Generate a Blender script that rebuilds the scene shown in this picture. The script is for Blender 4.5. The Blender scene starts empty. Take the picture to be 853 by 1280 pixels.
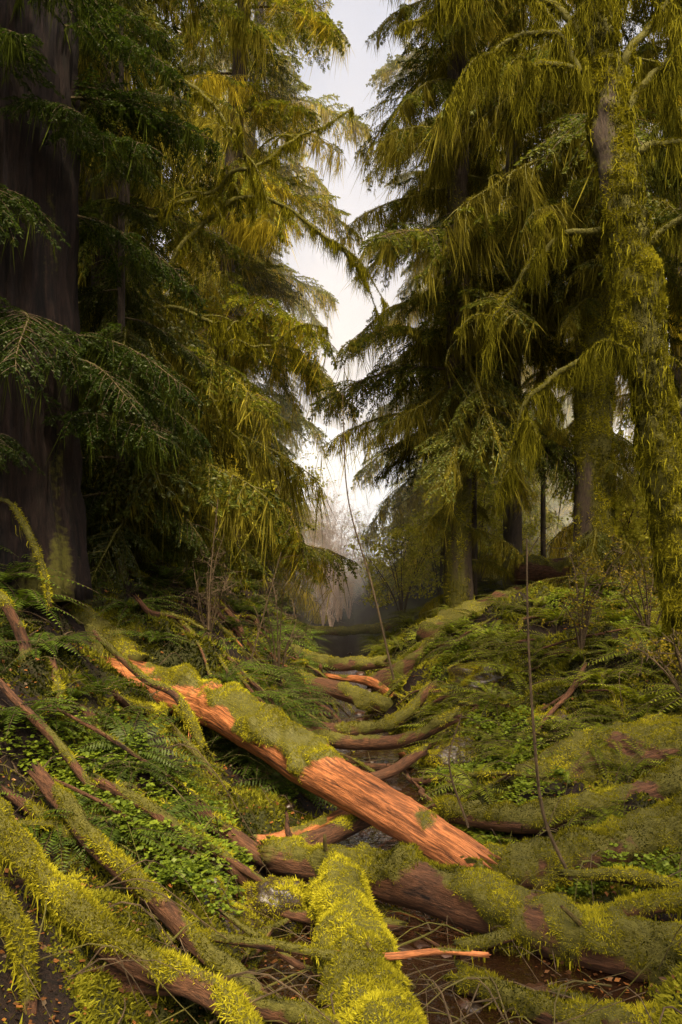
import bpy, math, numpy as np
from mathutils import Matrix, Vector, Euler
R0=np.random.RandomState(7)
sc=bpy.context.scene
# ---------------------------------------------------------------- noise
_perm=np.random.RandomState(3).rand(4096).astype(np.float64)
def _h(i,j,k):
    return _perm[((i*73856093)^(j*19349663)^(k*83492791))&4095]
def vnoise(p):
    p=np.asarray(p,float); f=np.floor(p); i=f.astype(np.int64); t=p-f; t=t*t*(3-2*t)
    x,y,z=i[...,0],i[...,1],i[...,2]; u,v,w=t[...,0],t[...,1],t[...,2]
    def L(a,b,s): return a+(b-a)*s
    a=L(L(_h(x,y,z),_h(x+1,y,z),u),L(_h(x,y+1,z),_h(x+1,y+1,z),u),v)
    b=L(L(_h(x,y,z+1),_h(x+1,y,z+1),u),L(_h(x,y+1,z+1),_h(x+1,y+1,z+1),u),v)
    return L(a,b,w)*2-1
def fbm(p,o=4):
    p=np.asarray(p,float); s=0;a=.5
    for k in range(o):
        s=s+a*vnoise(p+17.3*k); p=p*2.03; a*=.5
    return s
def sstep(a,b,x):
    t=np.clip((x-a)/(b-a),0,1); return t*t*(3-2*t)
def nrm(v): return v/np.maximum(np.linalg.norm(v,axis=-1,keepdims=True),1e-9)
# ---------------------------------------------------------------- mesh builder
class MB:
    def __init__(s): s.V=[];s.Q=[];s.T=[];s.qm=[];s.tm=[];s.tint=[];s.moss=[];s.grain=[];s.n=0
    def add(s,V,Q=None,T=None,mat=0,tint=.5,moss=0.,grain=None):
        V=np.asarray(V,float).reshape(-1,3); n=len(V)
        s.V.append(V)
        s.tint.append(np.broadcast_to(np.asarray(tint,float),(n,)).copy())
        s.moss.append(np.broadcast_to(np.asarray(moss,float),(n,)).copy())
        s.grain.append(V.copy() if grain is None else grain)
        if Q is not None and len(Q): s.Q.append(np.asarray(Q)+s.n); s.qm.append(np.full(len(Q),mat))
        if T is not None and len(T): s.T.append(np.asarray(T)+s.n); s.tm.append(np.full(len(T),mat))
        s.n+=n
    def mesh(s,name,mats,smooth=()):
        me=bpy.data.meshes.new(name)
        V=np.concatenate(s.V); me.vertices.add(len(V)); me.vertices.foreach_set('co',V.astype(np.float32).ravel())
        Q=np.concatenate(s.Q) if s.Q else np.zeros((0,4),int); T=np.concatenate(s.T) if s.T else np.zeros((0,3),int)
        nl=Q.size+T.size; me.loops.add(nl)
        me.loops.foreach_set('vertex_index',np.concatenate([Q.ravel(),T.ravel()]).astype(np.int32))
        npoly=len(Q)+len(T); me.polygons.add(npoly)
        st=np.concatenate([np.arange(len(Q))*4,Q.size+np.arange(len(T))*3]).astype(np.int32)
        me.polygons.foreach_set('loop_start',st)
        mi=np.concatenate((s.qm or [np.zeros(0)])+(s.tm or [np.zeros(0)])).astype(np.int32)
        for m in mats: me.materials.append(m)
        me.polygons.foreach_set('material_index',mi)
        sm=np.isin(mi,list(smooth)); me.polygons.foreach_set('use_smooth',sm)
        me.update(calc_edges=True)
        a=me.attributes.new('tint','FLOAT','POINT'); a.data.foreach_set('value',np.concatenate(s.tint).astype(np.float32))
        a=me.attributes.new('moss','FLOAT','POINT'); a.data.foreach_set('value',np.concatenate(s.moss).astype(np.float32))
        a=me.attributes.new('grain','FLOAT_VECTOR','POINT'); a.data.foreach_set('vector',np.concatenate(s.grain).astype(np.float32).ravel())
        return me
    def obj(s,name,mats,smooth=(),parent=None):
        o=bpy.data.objects.new(name,s.mesh(name,mats,smooth)); sc.collection.objects.link(o)
        if parent: o.parent=parent
        return o
def empty(name,loc=(0,0,0)):
    e=bpy.data.objects.new(name,None); e.location=loc; e.empty_display_size=.2; sc.collection.objects.link(e); return e
# ---------------------------------------------------------------- materials
def newmat(name):
    m=bpy.data.materials.new(name); m.use_nodes=True; nt=m.node_tree; nt.nodes.clear(); return m,nt,nt.nodes,nt.links
def attr(N,n):
    a=N.new('ShaderNodeAttribute'); a.attribute_name=n; return a
def mixc(N,L,f,a,b,bt='MIX'):
    m=N.new('ShaderNodeMix'); m.data_type='RGBA'; m.blend_type=bt
    for sock,v in ((m.inputs[0],f),(m.inputs[6],a),(m.inputs[7],b)):
        if isinstance(v,bpy.types.NodeSocket): L.new(v,sock)
        else: sock.default_value=v if not isinstance(v,tuple) else (*v,1)[:4]
    return m.outputs[2]
def noise(N,L,vec,scale,detail=5,rough=.6):
    n=N.new('ShaderNodeTexNoise'); n.inputs['Scale'].default_value=scale; n.inputs['Detail'].default_value=detail; n.inputs['Roughness'].default_value=rough
    if vec is not None: L.new(vec,n.inputs['Vector'])
    return n.outputs['Fac']
def ramp(N,L,f,a,b):
    r=N.new('ShaderNodeMapRange'); r.inputs[1].default_value=a; r.inputs[2].default_value=b; L.new(f,r.inputs[0]); return r.outputs[0]
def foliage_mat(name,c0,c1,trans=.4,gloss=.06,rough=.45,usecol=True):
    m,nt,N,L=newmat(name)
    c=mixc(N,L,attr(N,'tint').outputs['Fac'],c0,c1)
    if usecol:
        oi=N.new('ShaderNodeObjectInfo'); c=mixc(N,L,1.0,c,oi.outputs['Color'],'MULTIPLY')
    d=N.new('ShaderNodeBsdfDiffuse'); t=N.new('ShaderNodeBsdfTranslucent'); L.new(c,d.inputs[0])
    L.new(mixc(N,L,1.0,c,(1.25,1.2,.55),'MULTIPLY'),t.inputs[0])
    mx=N.new('ShaderNodeMixShader'); mx.inputs[0].default_value=trans; L.new(d.outputs[0],mx.inputs[1]); L.new(t.outputs[0],mx.inputs[2])
    out=N.new('ShaderNodeOutputMaterial'); last=mx.outputs[0]
    if gloss>0:
        g=N.new('ShaderNodeBsdfGlossy'); g.inputs['Roughness'].default_value=rough; g.inputs[0].default_value=(.8,.8,.6,1)
        m2=N.new('ShaderNodeMixShader'); m2.inputs[0].default_value=gloss; L.new(last,m2.inputs[1]); L.new(g.outputs[0],m2.inputs[2]); last=m2.outputs[0]
    L.new(last,out.inputs[0]); return m
def bark_mat(name,c0,c1,moss0=(.022,.022,.004),moss1=(.12,.11,.016),sc1=14,bump=.6,stretch=.18,rough=.85,dark=.55):
    m,nt,N,L=newmat(name)
    g=attr(N,'grain').outputs['Vector']; mp=N.new('ShaderNodeMapping'); mp.inputs['Scale'].default_value=(1,1,stretch); L.new(g,mp.inputs[0])
    n1=noise(N,L,mp.outputs[0],sc1,7,.7); n2=noise(N,L,g,4,4); n3=noise(N,L,mp.outputs[0],sc1*4,4,.7)
    c=mixc(N,L,ramp(N,L,n1,.35,.65),c0,c1)
    c=mixc(N,L,ramp(N,L,n2,.4,.65),c,tuple(x*dark for x in c1))
    c=mixc(N,L,ramp(N,L,n3,.45,.75),c,tuple(x*1.35 for x in c1))
    c=mixc(N,L,ramp(N,L,noise(N,L,mp.outputs[0],sc1*.6,6,.75),.56,.66),c,tuple(x*.6 for x in c0))
    mm=mixc(N,L,noise(N,L,g,25,4),moss0,moss1)
    mo=attr(N,'moss').outputs['Fac']
    ad=N.new('ShaderNodeMath'); ad.operation='ADD'; L.new(mo,ad.inputs[0]); sb=N.new('ShaderNodeMath'); sb.operation='MULTIPLY_ADD'; L.new(noise(N,L,g,18,4),sb.inputs[0]); sb.inputs[1].default_value=.8; sb.inputs[2].default_value=-.4; L.new(sb.outputs[0],ad.inputs[1])
    c=mixc(N,L,ramp(N,L,ad.outputs[0],.35,.6),c,mm)
    p=N.new('ShaderNodeBsdfPrincipled'); L.new(c,p.inputs['Base Color']); p.inputs['Roughness'].default_value=rough; p.inputs['Specular IOR Level'].default_value=.25
    b=N.new('ShaderNodeBump'); b.inputs['Strength'].default_value=bump; b.inputs['Distance'].default_value=.03; L.new(n1,b.inputs['Height'])
    b2=N.new('ShaderNodeBump'); b2.inputs['Strength'].default_value=bump*.6; b2.inputs['Distance'].default_value=.01; L.new(n3,b2.inputs['Height']); L.new(b.outputs[0],b2.inputs['Normal'])
    L.new(b2.outputs[0],p.inputs['Normal']); o=N.new('ShaderNodeOutputMaterial'); L.new(p.outputs[0],o.inputs[0]); return m
M_leaf=foliage_mat('hemlock_needles',(.018,.030,.008),(.155,.17,.03),.45,.02)
M_mossh=foliage_mat('hanging_moss',(.04,.036,.008),(.38,.33,.055),.45,0)
M_moss=foliage_mat('moss_fuzz',(.013,.014,.003),(.45,.41,.026),.35,0)
M_mossg=foliage_mat('moss_ground',(.010,.013,.003),(.25,.24,.02),.3,0)
M_fern=foliage_mat('fern_leaf',(.016,.034,.006),(.14,.18,.022),.4,.02,.5)
M_clover=foliage_mat('clover_leaf',(.025,.05,.005),(.23,.29,.022),.4,.02)
M_maple=foliage_mat('maple_leaf',(.22,.22,.03),(.60,.56,.09),.55,.0)
M_dead=foliage_mat('dead_leaf',(.04,.018,.008),(.26,.10,.025),.2,.03)
M_bark=bark_mat('conifer_bark',(.010,.007,.005),(.06,.042,.028))
M_barkred=bark_mat('old_growth_bark',(.003,.002,.0015),(.020,.011,.008),sc1=9,bump=.9,stretch=.12)
M_wood=bark_mat('bare_rotten_wood',(.05,.019,.008),(.42,.15,.05),sc1=13,bump=.9,stretch=.10,rough=.6,dark=.35)
M_logbark=bark_mat('log_bark',(.012,.007,.004),(.10,.044,.02),sc1=16,bump=.9,stretch=.2)
M_twig=bark_mat('twig_bark',(.02,.014,.007),(.09,.06,.03),sc1=20,bump=.2)
M_pink=bark_mat('pale_twig_bark',(.5,.34,.25),(.75,.6,.5),sc1=20,bump=.1)
def ground_mat():
    m,nt,N,L=newmat('forest_floor'); g=attr(N,'grain').outputs['Vector']
    n1=noise(N,L,g,6,8,.7); n2=noise(N,L,g,30,6,.7)
    soil=mixc(N,L,ramp(N,L,n2,.35,.7),(.003,.002,.0015),(.022,.011,.006))
    ms=mixc(N,L,n2,(.008,.010,.002),(.045,.045,.008))
    ad=N.new('ShaderNodeMath'); ad.operation='ADD'; L.new(attr(N,'moss').outputs['Fac'],ad.inputs[0]); L.new(n1,ad.inputs[1])
    c=mixc(N,L,ramp(N,L,ad.outputs[0],.75,1.05),soil,ms)
    p=N.new('ShaderNodeBsdfPrincipled'); L.new(c,p.inputs['Base Color']); p.inputs['Roughness'].default_value=.8; p.inputs['Specular IOR Level'].default_value=.2
    b=N.new('ShaderNodeBump'); b.inputs['Strength'].default_value=.8; b.inputs['Distance'].default_value=.04; L.new(n2,b.inputs['Height']); L.new(b.outputs[0],p.inputs['Normal'])
    o=N.new('ShaderNodeOutputMaterial'); L.new(p.outputs[0],o.inputs[0]); return m
M_ground=ground_mat()
def stone_mat():
    m,nt,N,L=newmat('wet_stone'); g=attr(N,'grain').outputs['Vector']
    c=mixc(N,L,ramp(N,L,noise(N,L,g,9,6),.35,.65),(.010,.007,.005),(.035,.024,.016))
    c=mixc(N,L,attr(N,'tint').outputs['Fac'],c,(.07,.03,.014))
    p=N.new('ShaderNodeBsdfPrincipled'); L.new(c,p.inputs['Base Color']); p.inputs['Roughness'].default_value=.3
    b=N.new('ShaderNodeBump'); b.inputs['Strength'].default_value=.5; b.inputs['Distance'].default_value=.02; L.new(noise(N,L,g,25,5),b.inputs['Height']); L.new(b.outputs[0],p.inputs['Normal'])
    o=N.new('ShaderNodeOutputMaterial'); L.new(p.outputs[0],o.inputs[0]); return m
M_stone=stone_mat()
def water_mat():
    m,nt,N,L=newmat('creek_water'); tc=N.new('ShaderNodeTexCoord')
    p=N.new('ShaderNodeBsdfPrincipled'); p.inputs['Base Color'].default_value=(.016,.007,.003,1); p.inputs['Roughness'].default_value=.02; p.inputs['IOR'].default_value=1.6; p.inputs['Specular IOR Level'].default_value=1.
    b=N.new('ShaderNodeBump'); b.inputs['Strength'].default_value=.8; b.inputs['Distance'].default_value=.04; L.new(noise(N,L,tc.outputs['Object'],11,3,.5),b.inputs['Height']); L.new(b.outputs[0],p.inputs['Normal'])
    o=N.new('ShaderNodeOutputMaterial'); L.new(p.outputs[0],o.inputs[0]); return m
M_water=water_mat()
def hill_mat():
    m,nt,N,L=newmat('haze_tinted_hillside'); tc=N.new('ShaderNodeTexCoord')
    c=mixc(N,L,ramp(N,L,noise(N,L,tc.outputs['Object'],.03,8,.7),.4,.6),(.40,.48,.54),(.50,.57,.62))  # aerial haze is painted into this pale bluish base colour
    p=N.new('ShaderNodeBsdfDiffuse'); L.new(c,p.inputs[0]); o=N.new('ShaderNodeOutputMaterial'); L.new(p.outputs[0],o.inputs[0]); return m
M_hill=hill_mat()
# ---------------------------------------------------------------- terrain
def xc(y): return np.interp(y,[-20,0,5.3,8,11.5,20,30,60],[0,.2,.5,.38,.2,.05,-.4,-.8])
def segd(x,y,a,b):
    ax,ay=a; bx,by=b; t=np.clip(((x-ax)*(bx-ax)+(y-ay)*(by-ay))/((bx-ax)**2+(by-ay)**2),0,1)
    return np.hypot(x-ax-t*(bx-ax),y-ay-t*(by-ay))
def H(x,y):
    x=np.asarray(x,float); y=np.asarray(y,float)
    aL=np.interp(y,[0,4,5,7,9,12,40,100],[.6,.7,1.3,2.2,2.8,3.5,3.0,2]); aR=np.interp(y,[0,5,7,8.5,11,14,18,40,100],[.3,.25,.6,.85,1.35,1.9,1.75,1.7,1.2])
    d=x-xc(y); w=np.interp(y,[5,8,10,30],[.5,.33,.22,.3])+.1*np.sin(y*1.3)
    l=np.maximum(-d-w,0); r=np.maximum(d-w,0)
    z=aL*(1-np.exp(-(l/2.5)**1.3))+aR*(1-np.exp(-(r/1.8)**1.4))
    e=np.minimum(1,np.maximum(l,r)/.7)
    P=np.stack([x,y,0*x],-1)
    z=z+e*(.42*fbm(P*.55,3)+.30*fbm(P*2.1+9,3)+.12*fbm(P*5.3+9,3))+.04*fbm(P*5+3,3)-.12*(1-e)
    z=z+.45*sstep(17,25,y)*(1-e)
    z=z-.38*np.exp(-(segd(x,y,(-3.9,10.1),(-.3,7.6))/.55)**2)*sstep(.2,.8,z)
    z=z-.25*np.exp(-(segd(x,y,(-2.6,8.6),(-1.2,7.2))/.6)**2)*sstep(.2,.8,z)
    z=z+np.clip((np.abs(d)-12)*.22,0,30)*(y<2000)
    return z
def hN(x,y,e=.08):
    return nrm(np.stack([H(x-e,y)-H(x+e,y),H(x,y-e)-H(x,y+e),np.full(np.shape(x),2*e)],-1))
def moss_amt(x,y):
    return np.clip(.44+1.4*fbm(np.stack([x*1.1,y*1.1,0*x+4],-1),4)+.12*(x>xc(y)),0,1)*np.clip((np.abs(x-xc(y))-.35)*3,0,1)
def grid(name,xs,ys):
    X,Y=np.meshgrid(xs,ys); Z=H(X,Y); V=np.stack([X,Y,Z],-1).reshape(-1,3); nx=len(xs);ny=len(ys)
    i=np.arange(nx*ny).reshape(ny,nx); Q=np.stack([i[:-1,:-1],i[:-1,1:],i[1:,1:],i[1:,:-1]],-1).reshape(-1,4)
    b=MB(); b.add(V,Q,moss=moss_amt(X,Y).ravel()); return b.obj(name,[M_ground],(0,))
geo=lambda a,b,n: a*(b/a)**np.linspace(0,1,n)
xs=np.concatenate([-geo(7,2500,40)[::-1],np.arange(-6.94,6.95,.05),geo(7,2500,40)])
ys=np.concatenate([np.linspace(-400,-10,12),np.arange(-9,3,.5),np.arange(3,20,.05),geo(20,3000,70)])
grid('ground',xs,ys)
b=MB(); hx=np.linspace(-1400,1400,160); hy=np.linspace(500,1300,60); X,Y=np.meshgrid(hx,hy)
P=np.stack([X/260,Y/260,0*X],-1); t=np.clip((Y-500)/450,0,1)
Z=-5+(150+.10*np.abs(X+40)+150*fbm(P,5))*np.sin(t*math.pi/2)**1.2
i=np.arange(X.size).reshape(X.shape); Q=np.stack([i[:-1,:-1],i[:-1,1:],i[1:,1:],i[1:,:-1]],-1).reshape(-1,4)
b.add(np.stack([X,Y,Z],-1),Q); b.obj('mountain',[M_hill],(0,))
yy=np.arange(2,24,.12); wv=[];
for k in (-1.3,-.6,0,.6,1.3): wv.append(np.stack([xc(yy)+k,yy,np.full_like(yy,.0)+.012*(yy>9)],-1))
wv=np.stack(wv,1); i=np.arange(wv.shape[0]*5).reshape(-1,5); Q=np.stack([i[:-1,:-1],i[:-1,1:],i[1:,1:],i[1:,:-1]],-1).reshape(-1,4)
b=MB(); b.add(wv,Q); b.obj('creek_water',[M_water],(0,))
# ---------------------------------------------------------------- shapes
def catmull(P,n):
    P=np.asarray(P,float); 
    if len(P)<3: 
        return P[0]+(P[-1]-P[0])*np.linspace(0,1,n)[:,None]
    Pe=np.vstack([2*P[0]-P[1],P,2*P[-1]-P[-2]]); t=np.linspace(0,len(P)-1-1e-6,n); k=t.astype(int); u=(t-k)[:,None]
    a,b_,c,d=Pe[k],Pe[k+1],Pe[k+2],Pe[k+3]
    return .5*((2*b_)+(-a+c)*u+(2*a-5*b_+4*c-d)*u*u+(-a+3*b_-3*c+d)*u**3)
def frames(P):
    T=nrm(np.gradient(P,axis=0)); up=np.array([0,0,1.]) if abs(T[0,2])<.9 else np.array([1.,0,0])
    A=np.zeros_like(P); a=nrm(np.cross(up,T[0]))
    for i in range(len(P)):
        a=nrm(a-T[i]*np.dot(a,T[i])); A[i]=a
    return T,A,np.cross(T,A)
def tube(P,r,segs=10,amp=0.,freq=3.,cap=True,jag=0.,seed=0,ridge=0.,ridgef=9):
    n=len(P); r=np.interp(np.linspace(0,1,n),np.linspace(0,1,len(np.atleast_1d(r))),np.atleast_1d(r))
    T,A,B=frames(P); th=np.arange(segs)*2*math.pi/segs
    c=np.cos(th)[None,:,None]; s=np.sin(th)[None,:,None]
    D=A[:,None]*c+B[:,None]*s
    L=np.concatenate([[0],np.cumsum(np.linalg.norm(np.diff(P,axis=0),axis=1))])
    rr=r[:,None]*np.ones((1,segs))
    G=np.stack([np.cos(th)[None]*r[:,None],np.sin(th)[None]*r[:,None],L[:,None]+0*rr],-1)+seed*3.7
    if amp: rr=rr*(1+amp*fbm(np.stack([G[...,0]*freq/max(r[0],.05)*.3,G[...,1]*freq/max(r[0],.05)*.3,G[...,2]*freq*.5],-1),4)*2)
    if ridge:
        q=np.stack([np.cos(th)[None]*ridgef*.5+0*rr,np.sin(th)[None]*ridgef*.5+0*rr,L[:,None]*.9+0*rr],-1)+seed
        rr=rr*(1+ridge*(np.abs(vnoise(q))-.4+.5*np.abs(vnoise(q*2.3))))
    V=P[:,None]+D*rr[...,None]
    if jag:
        V[-1]+=T[-1][None]*(R0.rand(segs,1)*jag); V[0]-=T[0][None]*(R0.rand(segs,1)*jag)
    i=np.arange(n*segs).reshape(n,segs); j=np.roll(i,-1,1)
    Q=np.stack([i[:-1],j[:-1],j[1:],i[1:]],-1).reshape(-1,4)
    V=V.reshape(-1,3);G=G.reshape(-1,3);Tt=None
    if cap:
        V=np.vstack([V,P[0]+T[0]*r[0]*.15,P[-1]-T[-1]*r[-1]*.15]); G=np.vstack([G,G[:segs].mean(0),G[-segs:].mean(0)])
        m=n*segs; k=np.arange(segs); kk=(k+1)%segs
        Tt=np.vstack([np.stack([kk,k,np.full(segs,m)],-1),np.stack([(n-1)*segs+k,(n-1)*segs+kk,np.full(segs,m+1)],-1)])
    return V,Q,Tt,G,nrm(D.reshape(-1,3))
def sample(V,Q,w,n,rng):
    T=np.vstack([Q[:,[0,1,2]],Q[:,[0,2,3]]]); a,b_,c=V[T[:,0]],V[T[:,1]],V[T[:,2]]
    cr=np.cross(b_-a,c-a); ar=np.linalg.norm(cr,axis=1)*.5; wt=ar*w[T].mean(1)
    n=int(n*wt.sum())
    if n<1: return np.zeros((0,3)),np.zeros((0,3))
    k=rng.choice(len(T),n,p=wt/wt.sum()); u=rng.rand(n,1);v=rng.rand(n,1); f=(u+v)>1; u=np.where(f,1-u,u); v=np.where(f,1-v,v)
    return a[k]+(b_[k]-a[k])*u+(c[k]-a[k])*v, nrm(cr[k])
def blades(b,P,Nn,ln,wd,rng,mat,jit=1.1,drop=0.,tb=0.,ts=1.):
    n=len(P)
    if not n: return
    cl=np.clip(.5+1.5*fbm(P*6,3),0,1)
    d=nrm(Nn+rng.randn(n,3)*jit+np.array([0,0,-drop])); s=nrm(np.cross(d,rng.randn(n,3))); l=ln*(.4+rng.rand(n,1))*(.4+1.3*cl[:,None]); w=wd*(.6+.8*rng.rand(n,1))
    V=np.stack([P-s*w*.5-Nn*.004,P+s*w*.5-Nn*.004,P+d*l],1)
    c2=np.clip(.45+2.2*fbm(P*1.9+5,3),0,1)
    ti=np.clip(tb+ts*(cl*.45+c2*.5+(rng.rand(n)-.65)*.4),0,1)
    b.add(V,None,np.arange(3*n).reshape(n,3),mat,np.repeat(ti,3))
def diamonds(b,P,d,s,l,w,mat,ti):
    n=len(P); m=P+d*l*.45
    V=np.stack([P,m+s*w*.5,P+d*l,m-s*w*.5],1); b.add(V,np.arange(4*n).reshape(n,4),None,mat,np.repeat(ti,4))
def hang(b,P,ln,wd,rng,mat,tb=0):
    n=len(P); 
    if not n: return
    ln=np.broadcast_to(np.asarray(ln,float),(n,))[:,None]*(.3+rng.rand(n,1)*1.2)
    d=nrm(np.array([0,0,-1.])+rng.randn(n,3)*.22); a=rng.rand(n)*6.28; s=np.stack([np.cos(a),np.sin(a),0*a],-1)
    diamonds(b,P+rng.randn(n,3)*.012,d,s,ln,wd*(.5+rng.rand(n,1)),mat,np.clip(tb+rng.rand(n)*.8,0,1))
def strands(b,P,ln,wd,rng,mat,tb=0):
    n=len(P)
    if not n: return
    ln=np.broadcast_to(np.asarray(ln,float),(n,))[:,None]*(.3+rng.rand(n,1)*1.2); a=rng.rand(n)*6.28; s=np.stack([np.cos(a),np.sin(a),0*a],-1)*wd*(.5+rng.rand(n,1))
    p=P+rng.randn(n,3)*.012; C=[p]
    for k in range(3): C.append(C[-1]+np.array([0,0,-1.])*ln/3+rng.randn(n,3)*ln*.09)
    V=np.stack([C[0]-s*.5,C[0]+s*.5,C[1]-s*.5,C[1]+s*.5,C[2]-s*.3,C[2]+s*.3,C[3]-s*.08,C[3]+s*.08],1)
    i=np.arange(n)[:,None]*8; Q=np.concatenate([i+[0,1,3,2],i+[2,3,5,4],i+[4,5,7,6]]); b.add(V,Q,None,mat,np.repeat(np.clip(tb+rng.rand(n)*.8,0,1),8))
# ---------------------------------------------------------------- logs
def log(name,pts,r,mossy=.6,wood=False,parent=None,n=60,segs=28,dens=9000,bl=.020,amp=.10,jag=.12,seed=1,tb=0.,col=(1,1,1,1),mossf=None,stubs=0,fringe=0):
    rng=np.random.RandomState(seed*13+5); P=catmull(pts,n); P=P+np.stack([fbm(np.stack([P[:,0]*1.5,P[:,1]*1.5,P[:,2]+k*9+seed],-1),2)*.08 for k in range(3)],-1)
    V,Q,T,G,D=tube(P,r,segs,amp,3,True,jag,seed,ridge=.05)
    Dn=np.vstack([D,np.zeros((2,3))]); t=np.concatenate([np.repeat(np.linspace(0,1,n),segs),[0,1]])
    base=mossy if mossf is None else mossf(t)
    ms=np.clip((Dn[:,2]*.6+1.8*fbm(V*3.2+seed,4)+(base-.55)*2.0)*1.4+.3,0,1); ms[-2:]=0
    lump=np.clip(.35+1.2*fbm(V*4.5+seed,2)+.9*fbm(V*13+seed,2),0,1.5)
    V=V+Dn*(ms*lump)[:,None]*min(.095,.5*np.max(r))
    b=MB(); b.add(V,Q,T,1 if wood else 0,.5,ms,G)
    w=sstep(.3,.75,ms); p,nn=sample(V,Q,w,dens*1.3,rng)
    blades(b,p,nn,bl,.009,rng,2,tb=tb)
    if fringe:
        lo=np.clip(-Dn[:,2],0,1)*w; p,nn=sample(V,Q,lo,fringe,rng); strands(b,p,.10,.008,rng,2,.0)
    for k in range(stubs):
        i=rng.randint(5,n-5); a=rng.rand()*6.28; d=nrm(np.array([math.cos(a),math.sin(a)*.6,.7])); q=catmull([P[i],P[i]+d*.2,P[i]+d*.3+rng.randn(3)*.05],8)
        v2,q2,t2,g2,_=tube(q,[.025,.010],7,.1); b.add(v2,q2,t2,0,.5,.5,g2)
    o=b.obj(name,[M_logbark,M_wood,M_moss,M_bark],(0,1)); o.color=col
    return o
log('fallen_log',[(-2.2,9.0,1.22),(-1.15,8.4,.95),(-.18,7.6,.60),(.45,6.95,.37),(.97,6.4,.2)],[.2,.2,.19,.17,.145],wood=True,n=130,segs=48,jag=.3,seed=1,dens=14000,bl=.016,fringe=1500,stubs=1,
    mossf=lambda t: np.interp(t,[0,.06,.16,.35,.46,.54,1],[.15,.25,.5,.6,.5,.12,.08]))
log('fallen_log',[(-4.1,10.3,2.25),(-3.1,9.7,1.75),(-2.15,9.1,1.22)],[.24,.22,.2],.45,seed=2,jag=.25,n=80,segs=36)
log('fallen_log',[(-3.3,9.4,1.6),(-2.2,8.6,.95),(-1.3,7.7,.4)],[.2,.18,.15],.35,seed=3,jag=.2)
log('mossy_log',[(-.45,6.3,.28),(.3,5.95,.26),(.95,5.6,.2),(1.95,5.0,.12),(2.6,4.7,.08)],[.10,.14,.155,.165,.17],.62,seed=4,n=120,segs=44,dens=15000,fringe=4000,stubs=3)
log('mossy_log',[(1.0,6.35,.1),(1.75,6.5,.2),(2.56,6.7,.33),(3.7,6.9,.48)],[.14,.17,.19,.2],.70,seed=5,n=90,segs=36,dens=13000,stubs=2,fringe=2000)
log('mossy_log',[(1.7,8.0,.25),(2.4,8.2,.45),(3.2,8.4,.62),(4.4,8.6,.8)],[.2,.3,.32,.31],.64,seed=6,n=100,segs=44,dens=10000,amp=.25,stubs=3,fringe=2000)
log('mossy_log',[(.0,5.85,.24),(.08,5.1,.12),(.2,4.3,.03),(.3,3.5,-.03)],[.14,.17,.18,.185],.78,seed=7,n=110,segs=44,dens=18000,tb=.18,stubs=2,fringe=4000,amp=.2)
log('mossy_log',[(.7,4.9,.04),(1.2,4.5,.06),(1.7,4.3,.12),(2.3,4.2,.2)],[.05,.07,.08,.08],.6,seed=70,n=80,segs=24,dens=14000,amp=.16,fringe=3000)
log('mossy_log',[(.9,7.6,.2),(1.5,7.2,.3),(2.3,7.25,.4),(3.2,7.5,.6)],[.08,.11,.12,.12],.6,seed=71,n=70,segs=24,dens=12000,amp=.16,fringe=2000)
log('mossy_log',[(-1.95,5.7,1.0),(-1.5,5.3,.7),(-1.0,5.0,.4),(-.4,4.6,.12)],[.045,.055,.06,.045],.6,seed=72,n=70,segs=24,dens=14000,amp=.3,fringe=4000)
log('mossy_log',[(-1.5,4.35,.35),(-.9,4.5,.25),(-.3,4.45,.12),(.1,4.3,.05)],[.05,.065,.06,.05],.65,seed=73,n=70,segs=20,dens=14000,amp=.25,fringe=4000)
log('mossy_log',[(.75,5.3,.12),(1.3,5.35,.2),(1.9,5.3,.33),(2.5,5.35,.45)],[.035,.05,.05,.05],.55,seed=74,n=70,segs=20,dens=14000,amp=.25,fringe=4000)
log('mossy_log',[(-2.4,7.0,1.45),(-1.8,6.9,1.0),(-1.2,6.6,.6),(-.6,6.3,.3)],[.06,.08,.08,.06],.4,seed=75,n=70,segs=24,dens=12000,amp=.2,fringe=3000)
log('mossy_log',[(-1.1,6.0,.35),(-.6,5.7,.2),(-.1,5.5,.12),(.3,5.5,.1)],[.03,.04,.04,.03],.4,seed=78,n=60,segs=18,dens=12000,amp=.3,fringe=3000)
log('fallen_log',[(1.66,16,.95),(2.6,17,1.25),(3.7,18.2,1.55)],[.30,.31,.3],.4,seed=8,dens=3000,jag=.02)
log('fallen_log',[(3.75,19,2.15),(4.9,19.2,2.2),(6.3,19.3,2.25)],[.28,.29,.28],.5,seed=9,dens=3000,jag=.02)
log('mossy_log',[(-1.6,23,.6),(0,23,.55),(2.6,23.2,.7)],[.12,.11,.1],.9,seed=10,dens=2500)
log('mossy_log',[(-1.5,17,.9),(-.3,16.6,.45),(.8,16.2,.5)],[.12,.12,.1],.6,seed=76,dens=4000)
log('fallen_log',[(-1.0,10.3,.5),(-.2,10.6,.25),(.7,10.2,.3),(1.3,10.0,.6)],[.06,.08,.08,.06],.4,seed=77,dens=6000,segs=18,amp=.2)
log('fallen_log',[(-1.3,13.8,.75),(-.2,13.4,.42),(.9,13,.2)],[.13,.13,.1],.45,seed=11,dens=5000)
log('fallen_log',[(-.1,14.6,.45),(.45,14.1,.45),(.85,13.6,.3)],[.05,.08,.06],.15,wood=True,seed=12,jag=.3,dens=3000)
log('fallen_log',[(.6,14.5,.25),(1.6,14.8,.85),(2.6,15.2,1.3)],[.2,.22,.2],.4,seed=13,dens=4000)
log('fallen_log',[(-.9,7.0,.12),(-.4,7.15,.2),(.1,7.6,.28)],[.05,.06,.04],.3,wood=True,seed=14,segs=14,jag=.1,n=30)
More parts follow.
